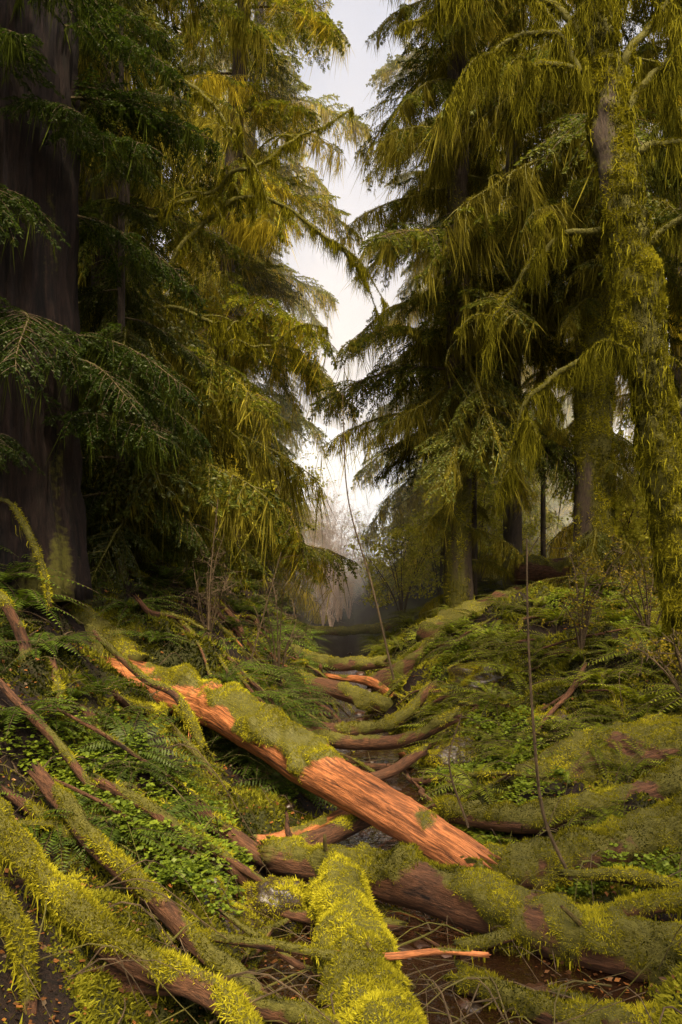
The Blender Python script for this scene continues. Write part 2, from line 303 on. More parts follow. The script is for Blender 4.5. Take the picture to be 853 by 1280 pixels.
log('fallen_log',[(-1.25,6.7,.1),(-.75,6.5,.15),(-.2,6.9,.2),(.3,7.5,.25)],[.08,.09,.08,.06],.35,seed=15,segs=18,jag=.1,n=40)
log('fallen_log',[(-.8,11.6,.3),(-.1,11.2,.22),(.6,11.6,.2),(1.3,12.4,.6)],[.07,.09,.08,.06],.45,seed=115,segs=16,jag=.1,n=40)
log('fallen_log',[(-.5,9.4,.2),(.2,9.2,.1),(.9,9.6,.3)],[.05,.06,.05],.3,seed=116,segs=14,jag=.1,n=40)
log('mossy_branch',[(-2.3,4.9,1.35),(-1.78,4.6,1.02),(-1.5,4.5,.72),(-1.1,4.4,.46),(-.6,4.25,.26),(-.25,3.9,.05)],[.04,.06,.05,.065,.05,.05],.75,seed=16,segs=22,n=110,dens=18000,tb=.03,bl=.022,fringe=5000,amp=.35,stubs=1)
log('mossy_branch',[(-1.75,4.1,1.0),(-1.55,4.05,.8),(-1.45,4.0,.5),(-1.4,3.9,.2)],[.025,.03,.03,.035],.6,seed=17,segs=18,n=60,dens=16000,fringe=6000,amp=.35)
log('mossy_branch',[(-.98,4.95,.27),(-.4,4.85,.27),(-.02,4.8,.24),(.2,4.8,.24)],[.02,.027,.025,.02],.8,seed=18,segs=14,n=50,dens=14000,tb=.1,fringe=9000)
log('fallen_stick',[(-.05,4.8,.24),(.3,4.8,.245),(.8,4.82,.25)],[.022,.021,.014],.0,wood=True,seed=19,segs=12,n=30,jag=.02,amp=.05)
log('mossy_branch',[(1.5,5.8,.32),(1.9,5.75,.33),(2.4,5.7,.22)],[.025,.03,.025],.8,seed=20,segs=14,n=30,dens=12000)
log('mossy_branch',[(-3.0,7.3,2.3),(-2.75,7.2,2.05),(-2.6,7.2,1.75),(-2.5,7.1,1.4)],[.025,.035,.04,.05],.55,seed=21,segs=18,n=50,dens=9000,fringe=4000,amp=.3)
log('mossy_branch',[(-2.2,8.0,1.7),(-1.8,8.0,1.35),(-1.5,7.9,1.2),(-1.25,7.8,.8)],[.03,.035,.03,.03],.7,seed=22,segs=14,n=40,dens=9000,fringe=5000,amp=.3)
log('mossy_branch',[(-3.5,8.6,2.85),(-3.1,8.2,2.92),(-2.75,8.0,2.5),(-2.6,7.9,2.0)],[.02,.02,.025,.02],.7,seed=23,segs=14,n=40,dens=9000,fringe=5000,amp=.3)
log('mossy_branch',[(-2.6,6.3,1.7),(-2.1,6.1,1.25),(-1.7,5.9,.9),(-1.3,5.7,.55)],[.02,.03,.03,.03],.5,seed=24,segs=14,n=50,dens=12000,fringe=5000,amp=.3)
for k in range(120):
    rr=np.random.RandomState(100+k); side=-1 if k%5<3 else 1; y=rr.uniform(4.4,15); x=float(xc(y))+side*rr.uniform(.1,2.8); a=rr.uniform(-1.5,1.5)+(.3 if side<0 else 2.8); L=rr.uniform(.5,1.4)
    p=[]; za=float(H(x-math.cos(a)*L*.5,y-math.sin(a)*L*.5)); zb_=float(H(x+math.cos(a)*L*.5,y+math.sin(a)*L*.5)); zm=max(float(H(x,y))-(za+zb_)/2,0)
    for t in (-.5,-.15,.2,.5):
        px=x+math.cos(a)*L*t; py=y+math.sin(a)*L*t; p.append((px+rr.randn()*.05,py,za+(zb_-za)*(t+.5)+zm+.03+rr.rand()*.10))
    r_=rr.uniform(.3,1.)
    log('mossy_branch' if k%3 else 'fallen_branch',p,[.03*r_,.045*r_,.035*r_,.018*r_],.6 if k%3 else .3,wood=(k%12==0),seed=40+k,segs=12,n=34,dens=7000,fringe=2500,amp=.3,bl=.024)
def boulder(name,c,r,seed,tb=.25,moss=1.):
    rng=np.random.RandomState(seed); u=np.linspace(0,math.pi,40); v=np.arange(54)*2*math.pi/54
    D=np.stack([np.sin(u)[:,None]*np.cos(v),np.sin(u)[:,None]*np.sin(v),np.cos(u)[:,None]+0*v],-1)
    rad=1+.5*fbm(D*1.4+seed,4)+.2*fbm(D*6+seed,2); V=D*rad[...,None]*np.array(r)+np.array(c); V=V.reshape(-1,3)
    i=np.arange(40*54).reshape(40,54); j=np.roll(i,-1,1); Q=np.stack([i[:-1],i[1:],j[1:],j[:-1]],-1).reshape(-1,4)
    ms=np.clip(D[...,2].ravel()*1.5+1.0+1.2*fbm(V*4,3),0,1)*moss; b=MB(); b.add(V,Q,None,0,.1,ms)
    p,nn=sample(V,Q,sstep(.3,.7,ms),18000,rng); blades(b,p,nn,.022,.009,rng,1,tb=tb)
    return b.obj(name,[M_stone,M_moss],(0,))
boulder('mossy_boulder',(-.43,5.8,.07),(.26,.25,.24),31); boulder('mossy_boulder',(-.85,5.4,.1),(.29,.25,.28),32)
boulder('mossy_boulder',(-1.0,4.6,0),(.3,.25,.2),33,.1); boulder('mossy_boulder',(-.55,4.1,0),(.2,.2,.14),34,.2)
boulder('mossy_boulder',(1.3,9.8,.15),(.4,.35,.25),35,.1); boulder('mossy_boulder',(2.1,12,.7),(.6,.5,.3),36,.1); boulder('mossy_boulder',(2.6,9.6,.5),(.6,.4,.3),37,.1)
b=MB(); rng=np.random.RandomState(5)
for k in range(380):
    y=3.5+18*rng.rand()**1.5; x=xc(y)+rng.randn()*.4; r=.02+.10*rng.rand()**3; u=np.linspace(0,math.pi,7); v=np.arange(9)*2*math.pi/9
    D=np.stack([np.sin(u)[:,None]*np.cos(v),np.sin(u)[:,None]*np.sin(v),np.cos(u)[:,None]+0*v],-1); rad=1+.6*vnoise(D*1.5+k)
    V=(D*rad[...,None]*np.array([1,1.2,.6])*r).reshape(-1,3)+np.array([x,y,max(float(H(x,y)),-.04)+.005]); i=np.arange(63).reshape(7,9); j=np.roll(i,-1,1)
    b.add(V,np.stack([i[:-1],i[1:],j[1:],j[:-1]],-1).reshape(-1,4),None,0,rng.rand()*.8)
b.obj('creek_stones',[M_stone],(0,))
# ---------------------------------------------------------------- ground cover
rng=np.random.RandomState(11)
def gpts(n,x0,x1,y0,y1,rng,pw=1.6,bed=.5):
    y=y0+(y1-y0)*rng.rand(n)**pw; hw=.42*y+.8; x=rng.uniform(-1,1,n)*hw; k=(x>x0)&(x<x1)&(np.abs(x-xc(y))>bed); return x[k],y[k]
x,y=gpts(650000,-9,9,3.4,20,rng,1.5,.36); m=moss_amt(x,y); k=rng.rand(len(x))<sstep(.15,.5,m)*.96+.04; x,y=x[k],y[k]; P=np.stack([x,y,H(x,y)],-1)
b=MB(); Nn=hN(x,y); n=len(P); s=(.6+y*.09)[:,None]
d=nrm(Nn+rng.randn(n,3)*.9); sd=nrm(np.cross(d,rng.randn(n,3))); cl=np.clip(.5+1.5*fbm(P*4,3),0,1); l=.022*s*(.4+rng.rand(n,1))*(.4+1.5*cl[:,None]); w=.008*s
V=np.stack([P-sd*w,P+sd*w,P+d*l*1.3],1); ti=np.clip(cl*.6+1.2*fbm(P*1.3+3,3)+rng.randn(n)*.15+.05+.1*(x>.5),0,1); b.add(V,None,np.arange(3*n).reshape(n,3),0,np.repeat(ti,3)); b.obj('ground_moss',[M_mossg])
x,y=gpts(150000,-9,9,3.8,17,rng,1.4,.5); c=fbm(np.stack([x*1.1,y*1.1,0*x+30],-1),4)
c=c-.16+.5*np.exp(-((x+1.5)/.55)**2-((y-6.2)/.7)**2)+.42*np.exp(-((x-1.3)/.6)**2-((y-8.8)/1.3)**2)-.6*np.exp(-((x-1.6)/1.)**2-((y-4.6)/.8)**2)-.5*(x<-.5)*sstep(6.6,7.2,y)-.4*(x<-1.4)*(y<5)
k=(c>.0)&(segd(x,y,(-3.9,10.1),(1.1,6.3))>.25); x,y=x[k],y[k]; n=len(x)
P0=np.stack([x,y,H(x,y)+.03+.14*rng.rand(n)*np.clip(c[k]*6+.5,.2,1)],-1); b=MB()
for q in range(3):
    a=rng.rand(n)*.5+q*2.09; d=nrm(np.stack([np.cos(a),np.sin(a),-.15+.3*rng.randn(n)],-1)); s=np.cross(d,nrm(np.array([0,0,1.])+rng.randn(n,3)*.3)); sz=(.012+.014*rng.rand(n))[:,None]*(1+.04*y[:,None])
    diamonds(b,P0,d,nrm(s),sz*1.3,sz*1.1,0,np.clip(rng.rand(n)*.6+.3*(c[k]+.5)+.5*fbm(P0*2,2),0,1))
b.obj('clover_groundcover',[M_clover])
x,y=gpts(18000,-9,9,3.4,16,rng,1.5,.65); n=len(x); P0=np.stack([x,y,np.maximum(H(x,y),.0)+.015],-1); a=rng.rand(n)*6.28; d=nrm(np.stack([np.cos(a),np.sin(a),rng.randn(n)*.3],-1)); s=nrm(np.cross(d,np.array([0,0,1.])+rng.randn(n,3)*.4)); sz=(.012+.025*rng.rand(n)**2)[:,None]
b=MB(); diamonds(b,P0,d,s,sz*1.5,sz,0,rng.rand(n)**1.5); b.obj('leaf_litter',[M_dead])
b=MB()
for k in range(800):
    y=4+11*rng.rand()**1.3; x=rng.uniform(-1,1)*(.4*y+.3); L=rng.uniform(.15,.9); a=rng.rand()*6.28; z=max(float(H(x,y)),0)+.04
    q=catmull([(x,y,z),(x+math.cos(a)*L*.5,y+math.sin(a)*L*.5,z+.04+rng.rand()*.1),(x+math.cos(a+.3)*L,y+math.sin(a+.3)*L,max(float(H(x+math.cos(a)*L,y+math.sin(a)*L)),0)+.05)],7)
    V,Q,T,G,_=tube(q,[.002+.007*rng.rand()**2,.002],5,.1); b.add(V,Q,T,0,.5,rng.rand()*.7,G)
b.obj('fallen_twigs',[M_twig])
def fern_mesh(seed):
    rng=np.random.RandomState(seed); b=MB()
    for f in range(15):
        a=f*2.4+rng.rand()*.6; L=rng.uniform(.45,.8); n=26; t=np.linspace(0,1,n); el=rng.uniform(.7,1.25)
        out=L*(t*math.cos(el)+.55*t**2); z=L*(t*math.sin(el)*1.0-.75*t**2.2)+.02
        rx=np.array([math.cos(a),math.sin(a),0]); P=out[:,None]*rx+z[:,None]*np.array([0,0,1]); T,_,_=frames(P); sd=nrm(np.cross(T,[0,0,1.])); 
        V,Q,TT,G,_=tube(P,[.004,.0015],3,cap=False); b.add(V,Q,None,1,.3,0,G)
        ln=(.10*np.sin(np.clip(t*.93+.12,0,1)*math.pi)**.7+.004)*L/.65
        for sg in (-1,1):
            k=slice(2,n); d=nrm(sd[k]*sg+T[k]*.3+np.array([0,0,-.25])+rng.randn(n-2,3)*.08); diamonds(b,P[k],d,T[k],ln[k][:,None],np.full((n-2,1),.022),0,np.clip(.2+.5*rng.rand(n-2)+.2*rng.rand(),0,1))
    return b.mesh('fern_plant',[M_fern,M_twig])
ferns=[fern_mesh(s) for s in range(4)]
root=empty('fern_undergrowth')
def put(me,name,parent,loc,rot,scl,col):
    o=bpy.data.objects.new(name,me); sc.collection.objects.link(o); o.parent=parent; o.location=loc; o.rotation_euler=rot; o.scale=scl if isinstance(scl,tuple) else (scl,)*3; o.color=col; return o
cnt=0
while cnt<860:
    y=5.2+18*rng.rand()**1.25; x=rng.uniform(-1,1)*(.45*y+1)
    d=x-float(xc(y))
    if abs(d)<.75 or (y<6.3 and x>-1.0): continue
    if d>0 and y<8.5 and rng.rand()<.75: continue
    if d<0 and y<6.6 and rng.rand()<.6: continue
    if float(segd(x,y,(-3.9,10.1),(1.1,6.3)))<.42 or (y<9 and float(segd(x,y-.6,(-3.9,9.6),(1.1,5.8)))<.3) or float(segd(x,y,(-2.6,8.4),(-.5,6.6)))<.4: continue
    v=rng.uniform(.4,1.25); g=rng.rand()
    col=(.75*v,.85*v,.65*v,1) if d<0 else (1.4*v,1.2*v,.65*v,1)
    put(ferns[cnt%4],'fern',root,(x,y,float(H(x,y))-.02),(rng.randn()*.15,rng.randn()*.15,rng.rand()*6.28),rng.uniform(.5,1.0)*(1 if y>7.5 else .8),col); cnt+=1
# ---------------------------------------------------------------- conifer boughs
def bough(seed,L=2.6,droop=.35,rise=.15,nside=34,moss=.5,leafy=1.):
    rng=np.random.RandomState(seed); b=MB(); t=np.linspace(0,1,16)
    P=np.stack([L*t,.12*L*fbm(np.stack([t*2,0*t+seed,0*t],-1),2),L*(rise*t-droop*t**2)+.05*L*fbm(np.stack([t*3,0*t,0*t+seed],-1),2)],-1)
    V,Q,T,G,_=tube(P,[.03,.018,.005],5); b.add(V,Q,T,1,.5,moss,G)
    anchors=[];
    for i in range(nside):
        s=.1+.9*(i+rng.rand()*.6)/nside; p=np.array([np.interp(s,t,P[:,k]) for k in range(3)]); q=np.array([np.interp(min(s+.05,1.02),t,P[:,k]) for k in range(3)]); tg=nrm(q-p+1e-6)
        sg=1 if i%2 else -1; ang=math.radians(rng.uniform(35,65)); sd=np.array([-tg[1],tg[0],0])*sg
        d=nrm(tg*math.cos(ang)+sd*math.sin(ang)+np.array([0,0,rng.randn()*.2])); ll=L*.40*(1-s)**.6*min(1,s*4+.2)*rng.uniform(.6,1.15)+.12
        m=6; u=np.linspace(0,1,m); sag=rng.uniform(.2,.7); W=p+d*ll*u[:,None]; W[:,2]-=sag*ll*u**2
        V,Q,T,G,_=tube(W,[.008,.003],3,cap=False); b.add(V,Q,None,1,.5,moss*.6,G); anchors.append(W)
        if rng.rand()>leafy: continue
        ns=max(4,int(ll/.05)); us=np.linspace(.12,1,ns); pp=np.stack([np.interp(us,u,W[:,k]) for k in range(3)],-1)
        td=nrm(W[-1]-W[0]); ls=.22*(1-us*.7)*rng.uniform(.7,1.2,ns)*min(1,ll*2); sgn=np.where(np.arange(ns)%2,1,-1)
        side=nrm(np.cross(td,[0,0,1.])); dd=nrm(td*.75+side*sgn[:,None]*.8+rng.randn(ns,3)*.2+np.array([0,0,-.25])); dd[-1]=td
        nl=8; w_=np.linspace(.1,1,nl)
        base=pp[:,None]+dd[:,None]*(ls[:,None]*w_)[...,None]; base[...,2]-=(ls[:,None]*w_**2*.35)
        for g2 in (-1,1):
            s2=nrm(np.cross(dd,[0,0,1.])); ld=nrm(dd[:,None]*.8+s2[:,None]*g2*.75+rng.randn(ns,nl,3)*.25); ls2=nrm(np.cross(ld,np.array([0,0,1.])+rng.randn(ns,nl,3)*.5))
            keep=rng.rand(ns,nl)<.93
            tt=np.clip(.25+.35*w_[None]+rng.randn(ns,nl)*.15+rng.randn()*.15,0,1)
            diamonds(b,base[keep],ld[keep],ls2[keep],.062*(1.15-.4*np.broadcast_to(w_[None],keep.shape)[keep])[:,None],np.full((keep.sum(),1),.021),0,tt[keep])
    if moss>0:
        n=int(520*L*min(moss,1)); s=rng.rand(n)*.92; pp=np.stack([np.interp(s,t,P[:,k]) for k in range(3)],-1); cl=np.clip(.4+2.8*vnoise(np.stack([s*14,0*s+seed,0*s],-1)),.08,2.4)
        hang(b,pp,.21*cl*(.6+moss*.8),.013,rng,2,.0); blades(b,pp+rng.randn(n,3)*.015,nrm(rng.randn(n,3)),.03,.014,rng,2,tb=.2)
        for W in anchors:
            if rng.rand()<moss*1.3:
                n=int(46*moss+8); s=rng.rand(n)**.8; pp=W[0]+(W[-1]-W[0])*s[:,None]; pp[:,2]=np.interp(s,np.linspace(0,1,len(W)),W[:,2]); cl=np.clip(.5+2.2*vnoise(np.stack([s*5,0*s+rng.rand()*50,0*s],-1)),.12,1.8); hang(b,pp,rng.uniform(.12,.44)*cl,.012,rng,2,.0)
    return b.mesh('bough',[M_leaf,M_twig,M_mossh],(1,))
GREEN=[bough(s,2.6,.36+.12*(s%3),.12,38,.4) for s in range(4)]
MIXB=[bough(20+s,2.6,.42+.14*(s%3),.12,34,.95,.75) for s in range(4)]
MOSSB=[bough(40+s,2.6,.5-.12*(s%3),.15,24,1.3,.25) for s in range(4)]
def trunk(name,x,y,r,h,parent,mat=None,lean=(0,0),pts=None,ridge=.10,segs=24,n=60,moss=.2,fuzz=0,seed=0,z0=None,col=(1,1,1,1),tb=0,lump=0,taper=.75,flare=.45):
    z=float(H(x,y))-.3 if z0 is None else z0
    if pts is None: pts=[(0,0,0),(lean[0]*.3,lean[1]*.3,h*.33),(lean[0]*.65,lean[1]*.65,h*.66),(lean[0],lean[1],h)]
    P=catmull(pts,n); 
    zz=np.linspace(0,1,n); rad=r*(1-taper*zz)+r*flare*np.exp(-(P[:,2])/(r*1.3))
    V,Q,T,G,D=tube(P,rad,segs,.05,2,True,0,seed+.5,ridge=ridge,ridgef=max(6,segs/4))
    mo=np.clip(moss+.9*fbm(V*np.array([3,3,.8])+seed,3)+.4*np.exp(-V[:,2]/.8),0,1)
    if lump: Dn=np.vstack([D,np.zeros((2,3))]); V=V+Dn*(mo*np.clip(.3+1.2*fbm(V*np.array([5,5,3])+seed,2)+.9*fbm(V*12+seed,2),0,1.6))[:,None]*lump
    b=MB(); b.add(V,Q,T,0,.5,mo,G)
    if fuzz:
        rng=np.random.RandomState(seed+77); low=V[:,2]<13; p,nn=sample(V,Q,sstep(.35,.7,mo)*low,fuzz,rng); blades(b,p,nn,.026 if lump>.08 else .045,.012 if lump>.08 else .02,rng,1,drop=.1,tb=tb); 
        p,nn=sample(V,Q,sstep(.35,.7,mo)*low,fuzz*.04,rng); strands(b,p+nn*.01,.12,.01,rng,1,.0)
    o=b.obj('trunk',[mat or M_bark,M_moss],(0,),parent); o.color=col; return P
def tree(name,x,y,r,h,zlow,Lmax,mix,col,nb=46,moss=.2,fuzz=0,lean=(0,0),seed=0,mat=None,dead=8,seg=24,conical=.45,lump=0):
    z0=float(H(x,y))-.3; e=empty(name,(x,y,z0)); rng=np.random.RandomState(seed+900)
    P=trunk(name,x,y,r,h,e,mat,lean,moss=moss,fuzz=fuzz,seed=seed,segs=seg,z0=z0,lump=lump,n=160 if lump else 60)
    for i in range(nb):
        f=((i+rng.rand()*.8)/nb)**1.35; z=zlow-z0+f*(h*.97-(zlow-z0)); L=Lmax*((1-f)**conical*.9+.1)*rng.uniform(.7,1.15)
        px=np.interp(z,P[:,2],P[:,0]); py=np.interp(z,P[:,2],P[:,1])
        q=rng.rand(); pool=GREEN if q<mix[0] else (MIXB if q<mix[0]+mix[1] else MOSSB)
        v=rng.uniform(.5,1.4); s=L/2.6
        put(pool[rng.randint(4)],'bough',e,(px,py,z),(rng.randn()*.2,rng.uniform(-.12,.4)-.25*f,i*2.399+rng.randn()*.35),(s,s*1.1,s*1.1),(col[0]*v,col[1]*v,col[2]*v,1))
    for i in range(dead):
        z=rng.uniform(.8,max(1.2,zlow-z0+1.5)); s=rng.uniform(.25,.55)*Lmax/2.6
        put(MOSSB[rng.randint(4)],'dead_limb',e,(np.interp(z,P[:,2],P[:,0]),np.interp(z,P[:,2],P[:,1]),z),(0,rng.uniform(-.1,.4),rng.rand()*6.28),s,(col[0],col[1],col[2],1))
    return e
DK=(.36,.44,.36); MD=(.8,.8,.58); BR=(1.8,1.65,.8); VB=(2.5,2.35,1.1)  # tree tints carry shade and light in the colour: sides dark, gap bright
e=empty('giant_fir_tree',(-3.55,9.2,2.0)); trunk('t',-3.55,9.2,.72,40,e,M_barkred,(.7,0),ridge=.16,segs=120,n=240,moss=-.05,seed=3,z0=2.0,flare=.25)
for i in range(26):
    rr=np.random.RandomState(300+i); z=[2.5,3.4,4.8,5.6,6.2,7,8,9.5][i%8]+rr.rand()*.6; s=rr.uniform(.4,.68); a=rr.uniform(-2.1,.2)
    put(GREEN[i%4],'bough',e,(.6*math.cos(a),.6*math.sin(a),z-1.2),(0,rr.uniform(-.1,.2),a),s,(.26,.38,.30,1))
T=tree
T('added_shade_hemlock',-3.5,13,.2,30,3.2,3.0,(.28,.47),MD,84,seed=1,dead=14)
T('added_shade_hemlock',-4.9,16.5,.24,30,4,3.8,(.3,.4),MD,60,seed=2)
T('added_shade_hemlock',-3.2,21,.25,32,3.0,3.2,(.25,.45),BR,90,seed=3,conical=.3,lean=(2.2,0))
T('added_shade_hemlock',-3.8,28,.25,34,2.6,3.7,(.3,.4),VB,78,seed=4,seg=12,conical=.3,lean=(2.4,0))
T('added_shade_hemlock',-7.2,13,.28,28,3.5,3.4,(.5,.3),DK,44,seed=5)
T('added_shade_hemlock',-8.2,20,.3,28,3.5,4.2,(.4,.3),MD,40,seed=6)
T('added_shade_hemlock',-2.7,10.8,.07,8.5,2.7,1.6,(.6,.4),DK,34,seed=7,dead=4)
T('added_shade_hemlock',-5.2,37,.3,38,2.5,4.6,(.3,.4),VB,60,seed=8,seg=12,conical=.3,lean=(2,0))
T('added_shade_hemlock',2.4,18,.29,30,5,2.9,(.22,.45),MD,84,moss=.35,seed=21,dead=14,fuzz=1800,lump=.05)
T('added_shade_hemlock',4.3,22,.24,30,8,3.4,(.2,.45),BR,64,moss=.2,seed=22,dead=10)
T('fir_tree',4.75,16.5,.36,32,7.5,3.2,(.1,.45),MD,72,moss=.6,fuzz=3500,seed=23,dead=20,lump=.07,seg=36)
T('added_shade_hemlock',7.4,13.5,.3,28,4.5,3.4,(.3,.4),DK,40,seed=24)
T('added_shade_hemlock',3.9,29,.25,34,2.6,3.8,(.3,.4),VB,78,seed=25,seg=12)
T('added_shade_hemlock',8.5,22,.3,28,3,4,(.3,.4),BR,40,seed=26)
T('added_shade_hemlock',5.6,38,.3,38,2.5,5.0,(.3,.4),VB,56,seed=27,seg=12)
T('added_shade_hemlock',2.95,19.5,.08,10,5.5,1.6,(.3,.5),MD,20,seed=29,dead=6)
T('added_shade_hemlock',4.6,20,.07,9,5.5,1.4,(.3,.5),BR,16,seed=30,dead=5)
T('added_shade_hemlock',-5.2,12,.12,14,5,2.0,(.4,.4),DK,24,seed=32,dead=8,seg=12)
T('added_shade_hemlock',-4.3,15,.1,12,4.5,1.6,(.4,.4),MD,20,seed=33,dead=10,seg=12)
# unseen trees added beside and behind the viewpoint to shade trunk and foreground
T('added_shade_hemlock',7.0,-2.2,.3,24,6,3.3,(.7,.3),DK,36,seed=41,dead=0,seg=12)
T('added_shade_hemlock',-5.4,1.0,.3,26,7,3.4,(.7,.3),DK,44,seed=42,dead=0,seg=12)
T('added_shade_hemlock',-2.6,-5.5,.3,24,6,3.2,(.7,.3),DK,36,seed=43,dead=0,seg=12)
T('added_shade_hemlock',3.4,-1.4,.3,27,9,3.1,(.7,.3),DK,40,seed=44,dead=0,seg=16)
def limb(e,pts,r,seed,hangl=.25,nh=500,col=(.9,.9,.9,1),n=50,sub=5):
    rng=np.random.RandomState(seed); P=catmull(pts,n); P[5:]+=np.stack([fbm(np.stack([P[5:,0]*2.5,P[5:,1]*2,P[5:,2]*2.5+k*7+seed],-1),3)*.12 for k in range(3)],-1); b=MB(); V,Q,Tt,G,D=tube(P,r,10,.2,3,seed=seed); b.add(V,Q,Tt,0,.5,.8,G)
    p,nn=sample(V,Q,np.ones(len(V)),6000,rng); blades(b,p,nn,.03,.012,rng,1,drop=.2)
    paths=[P]
    for k in range(sub):
        i=rng.randint(n//4,n-3); d=nrm(rng.randn(3)*np.array([1,1,.5])+np.array([0,0,-.1])); l=rng.uniform(.4,1.1); q=catmull([P[i],P[i]+d*l*.5+[0,0,.06],P[i]+d*l+[0,0,-.2*l]],14); V,Q,Tt,G,D=tube(q,[.015,.005],6,.1); b.add(V,Q,Tt,0,.5,.8,G); p,nn=sample(V,Q,np.ones(len(V)),7000,rng); blades(b,p,nn,.025,.012,rng,1,drop=.2); paths.append(q)
    for q in paths:
        L=np.linalg.norm(np.diff(q,axis=0),axis=1).sum(); m=int(nh*L); s=rng.rand(m)*(len(q)-1.01); k=s.astype(int); pp=q[k]+(q[k+1]-q[k])*(s-k)[:,None]
        cl=np.clip(.3+2.6*vnoise(np.stack([s*.8,0*s+seed,0*s],-1)),.08,2.2); strands(b,pp,hangl*cl,.008,rng,1,.0)
    o=b.obj('mossy_limb',[M_twig,M_moss],(0,),e); o.color=col
zb=float(H(3.85,9.4))-.3
e=empty('mossy_maple_tree',(3.85,9.4,zb)); 
trunk('t',3.85,9.4,.25,14,e,M_bark,pts=[(0,0,0),(-.12,0,1.2),(-.36,0,2.6),(-.6,0,4.0),(-.83,.1,5.6),(-.98,.2,7.0),(-1.0,.3,9),(-.8,.3,11.5)],moss=.8,fuzz=16000,seed=51,z0=zb,segs=48,n=240,lump=.10,taper=.5,col=(.8,.8,.85,1))
for k,pts in enumerate([[(-.9,.2,6.3),(-1.3,0,6.9),(-1.75,-.1,7.0),(-2.0,-.1,6.4)],[(-.6,0,4.2),(-1.1,.2,3.9),(-1.7,.3,3.6),(-2.0,.3,3.0),(-2.1,.3,2.3)],[(-.9,.2,6.4),(-.2,.1,7.2),(.8,-.1,7.6),(2,-.2,7.4)],[(-.7,0,5),(0,-.2,5.4),(.9,-.4,5.3),(1.6,-.6,4.8)],[(-.95,.2,7),(-1.5,.6,8),(-2.4,.8,8.3),(-3.2,1,7.9)],[(-.4,0,3.2),(.2,.3,3.6),(1,.5,3.6)],[(-.9,.2,6),(-.1,.4,6.4),(1,.6,6.2),(1.8,.7,5.6)],[(-.95,.2,6.8),(-.3,.2,7.8),(.6,.1,8.6),(1.6,0,8.9)],[(-1.3,0,6.9),(-1.5,0,7.3),(-2.1,.1,7.3),(-2.3,.1,6.7)],[(-.8,.1,5.3),(-1.4,.4,5.3),(-1.9,.5,4.8),(-2.2,.5,4.0)]]):
    limb(e,pts,[.05,.035,.025,.008],200+k,.14,1000,(.6,.6,.72,1))
z1=float(H(-3.5,13))-.3; e=empty('mossy_snag',(-3.0,12.2,z1)); trunk('t',-3,12.2,.1,10,e,M_bark,moss=.5,fuzz=2500,seed=61,z0=z1,segs=14)
for k,pts in enumerate([[(0,0,5.3-z1+.3),(1.3,0,7.4-z1-.1),(2.2,0,7.3-z1),(2.9,0,6.8-z1),(3.3,0,6.4-z1)],[(0,0,7-z1),(1.4,-.1,7.6-z1),(2.3,-.1,8.1-z1),(3.1,0,8.7-z1)],[(0,0,5.8-z1),(.8,.1,5.9-z1),(1.6,0,5.4-z1),(2.4,0,5.3-z1)],[(0,0,3.6-z1),(.6,-.2,3.9-z1),(1.2,-.3,3.3-z1),(1.6,-.3,2.2-z1)],[(0,0,4.6-z1),(.8,-.2,4.9-z1),(1.5,-.3,4.2-z1),(2.0,-.3,3.2-z1)],[(0,0,8.6-z1),(.8,-.2,8.9-z1),(1.5,-.3,8.2-z1),(2.0,-.3,7.2-z1)]]):
    limb(e,pts,[.035,.03,.02,.006],230+k,.10,700,(.45,.45,.45,1))
def maple_leaves(b,c,r,n,rng,size=.06):
    p=nrm(rng.randn(n,3))*(rng.rand(n,1)**.4)*np.array(r)+np.array(c); d=nrm(rng.randn(n,3)+[0,0,-.2]); s=nrm(np.cross(d,rng.randn(n,3)+[0,0,1.5])); sz=size*(.6+.8*rng.rand(n,1)); diamonds(b,p,d,s,sz,sz*.9,0,rng.rand(n))
def shrub(name,x,y,h,sp,seed,nst=7,leaves=True,mat=None,col=(1,1,1,1),lsize=.06,nl=40,rs=1.):
    rng=np.random.RandomState(seed); z=float(H(x,y)); e=MB()
    for i in range(nst):
        a=rng.rand()*6.28; d=np.array([math.cos(a),math.sin(a),0])*sp*rng.uniform(.3,1); hh=h*rng.uniform(.5,1)
        q=catmull([(0,0,-.1),d*.25+[0,0,hh*.4],d*.7+[0,0,hh*.8],d+[0,0,hh]+rng.randn(3)*.1],14); V,Q,Tt,G,_=tube(q,[(.014+.006*h/3)*rs,.004],5,.1); e.add(V,Q,Tt,1,.5,.1,G)
        for j in range(8):
            k=rng.randint(4,14); dd=nrm(rng.randn(3)+[0,0,.5])*rng.uniform(.25,.7)*h/2.5; w=catmull([q[k],q[k]+dd*.5+rng.randn(3)*.04,q[k]+dd],7); V,Q,Tt,G,_=tube(w,[.006,.002],3,cap=False); e.add(V,Q,None,1,.5,.1,G)
            for m in range(5):
                g=w[rng.randint(2,7)]; d3=nrm(rng.randn(3)+[0,0,.3])*rng.uniform(.1,.3)*h/2.5; V,Q,Tt,G,_=tube(np.linspace(g,g+d3,3),[.004,.0015],3,cap=False); e.add(V,Q,None,1,.5,.1,G)
            if leaves: maple_leaves(e,w[-1],(.25*h/2.5,.25*h/2.5,.12*h/2.5),nl,rng,lsize)
    o=e.obj(name,[M_maple,mat or M_twig]); o.location=(x,y,z); o.color=col; return o
for k,(x,y,h,sp) in enumerate([(-2.0,24,3.6,1.2),(1.6,23,2.6,1.0),(2.8,25,3.5,1.2),(-2.9,19,2.8,1),(4.8,24,3.5,1.4),(-2.1,33,4.5,1.5),(1.2,36,3.5,1.6),(5.6,17.5,2.4,1.2),(6.2,21,3.6,1.4),(-5.5,22,4,1.5),(2.0,30,3.2,1.2),(-6,15,3,1.4),(3.6,23,3,1.3)]):
    shrub('vine_maple',x,y,h,sp,400+k,9,True,None,(1,1,1,1),.07,45)
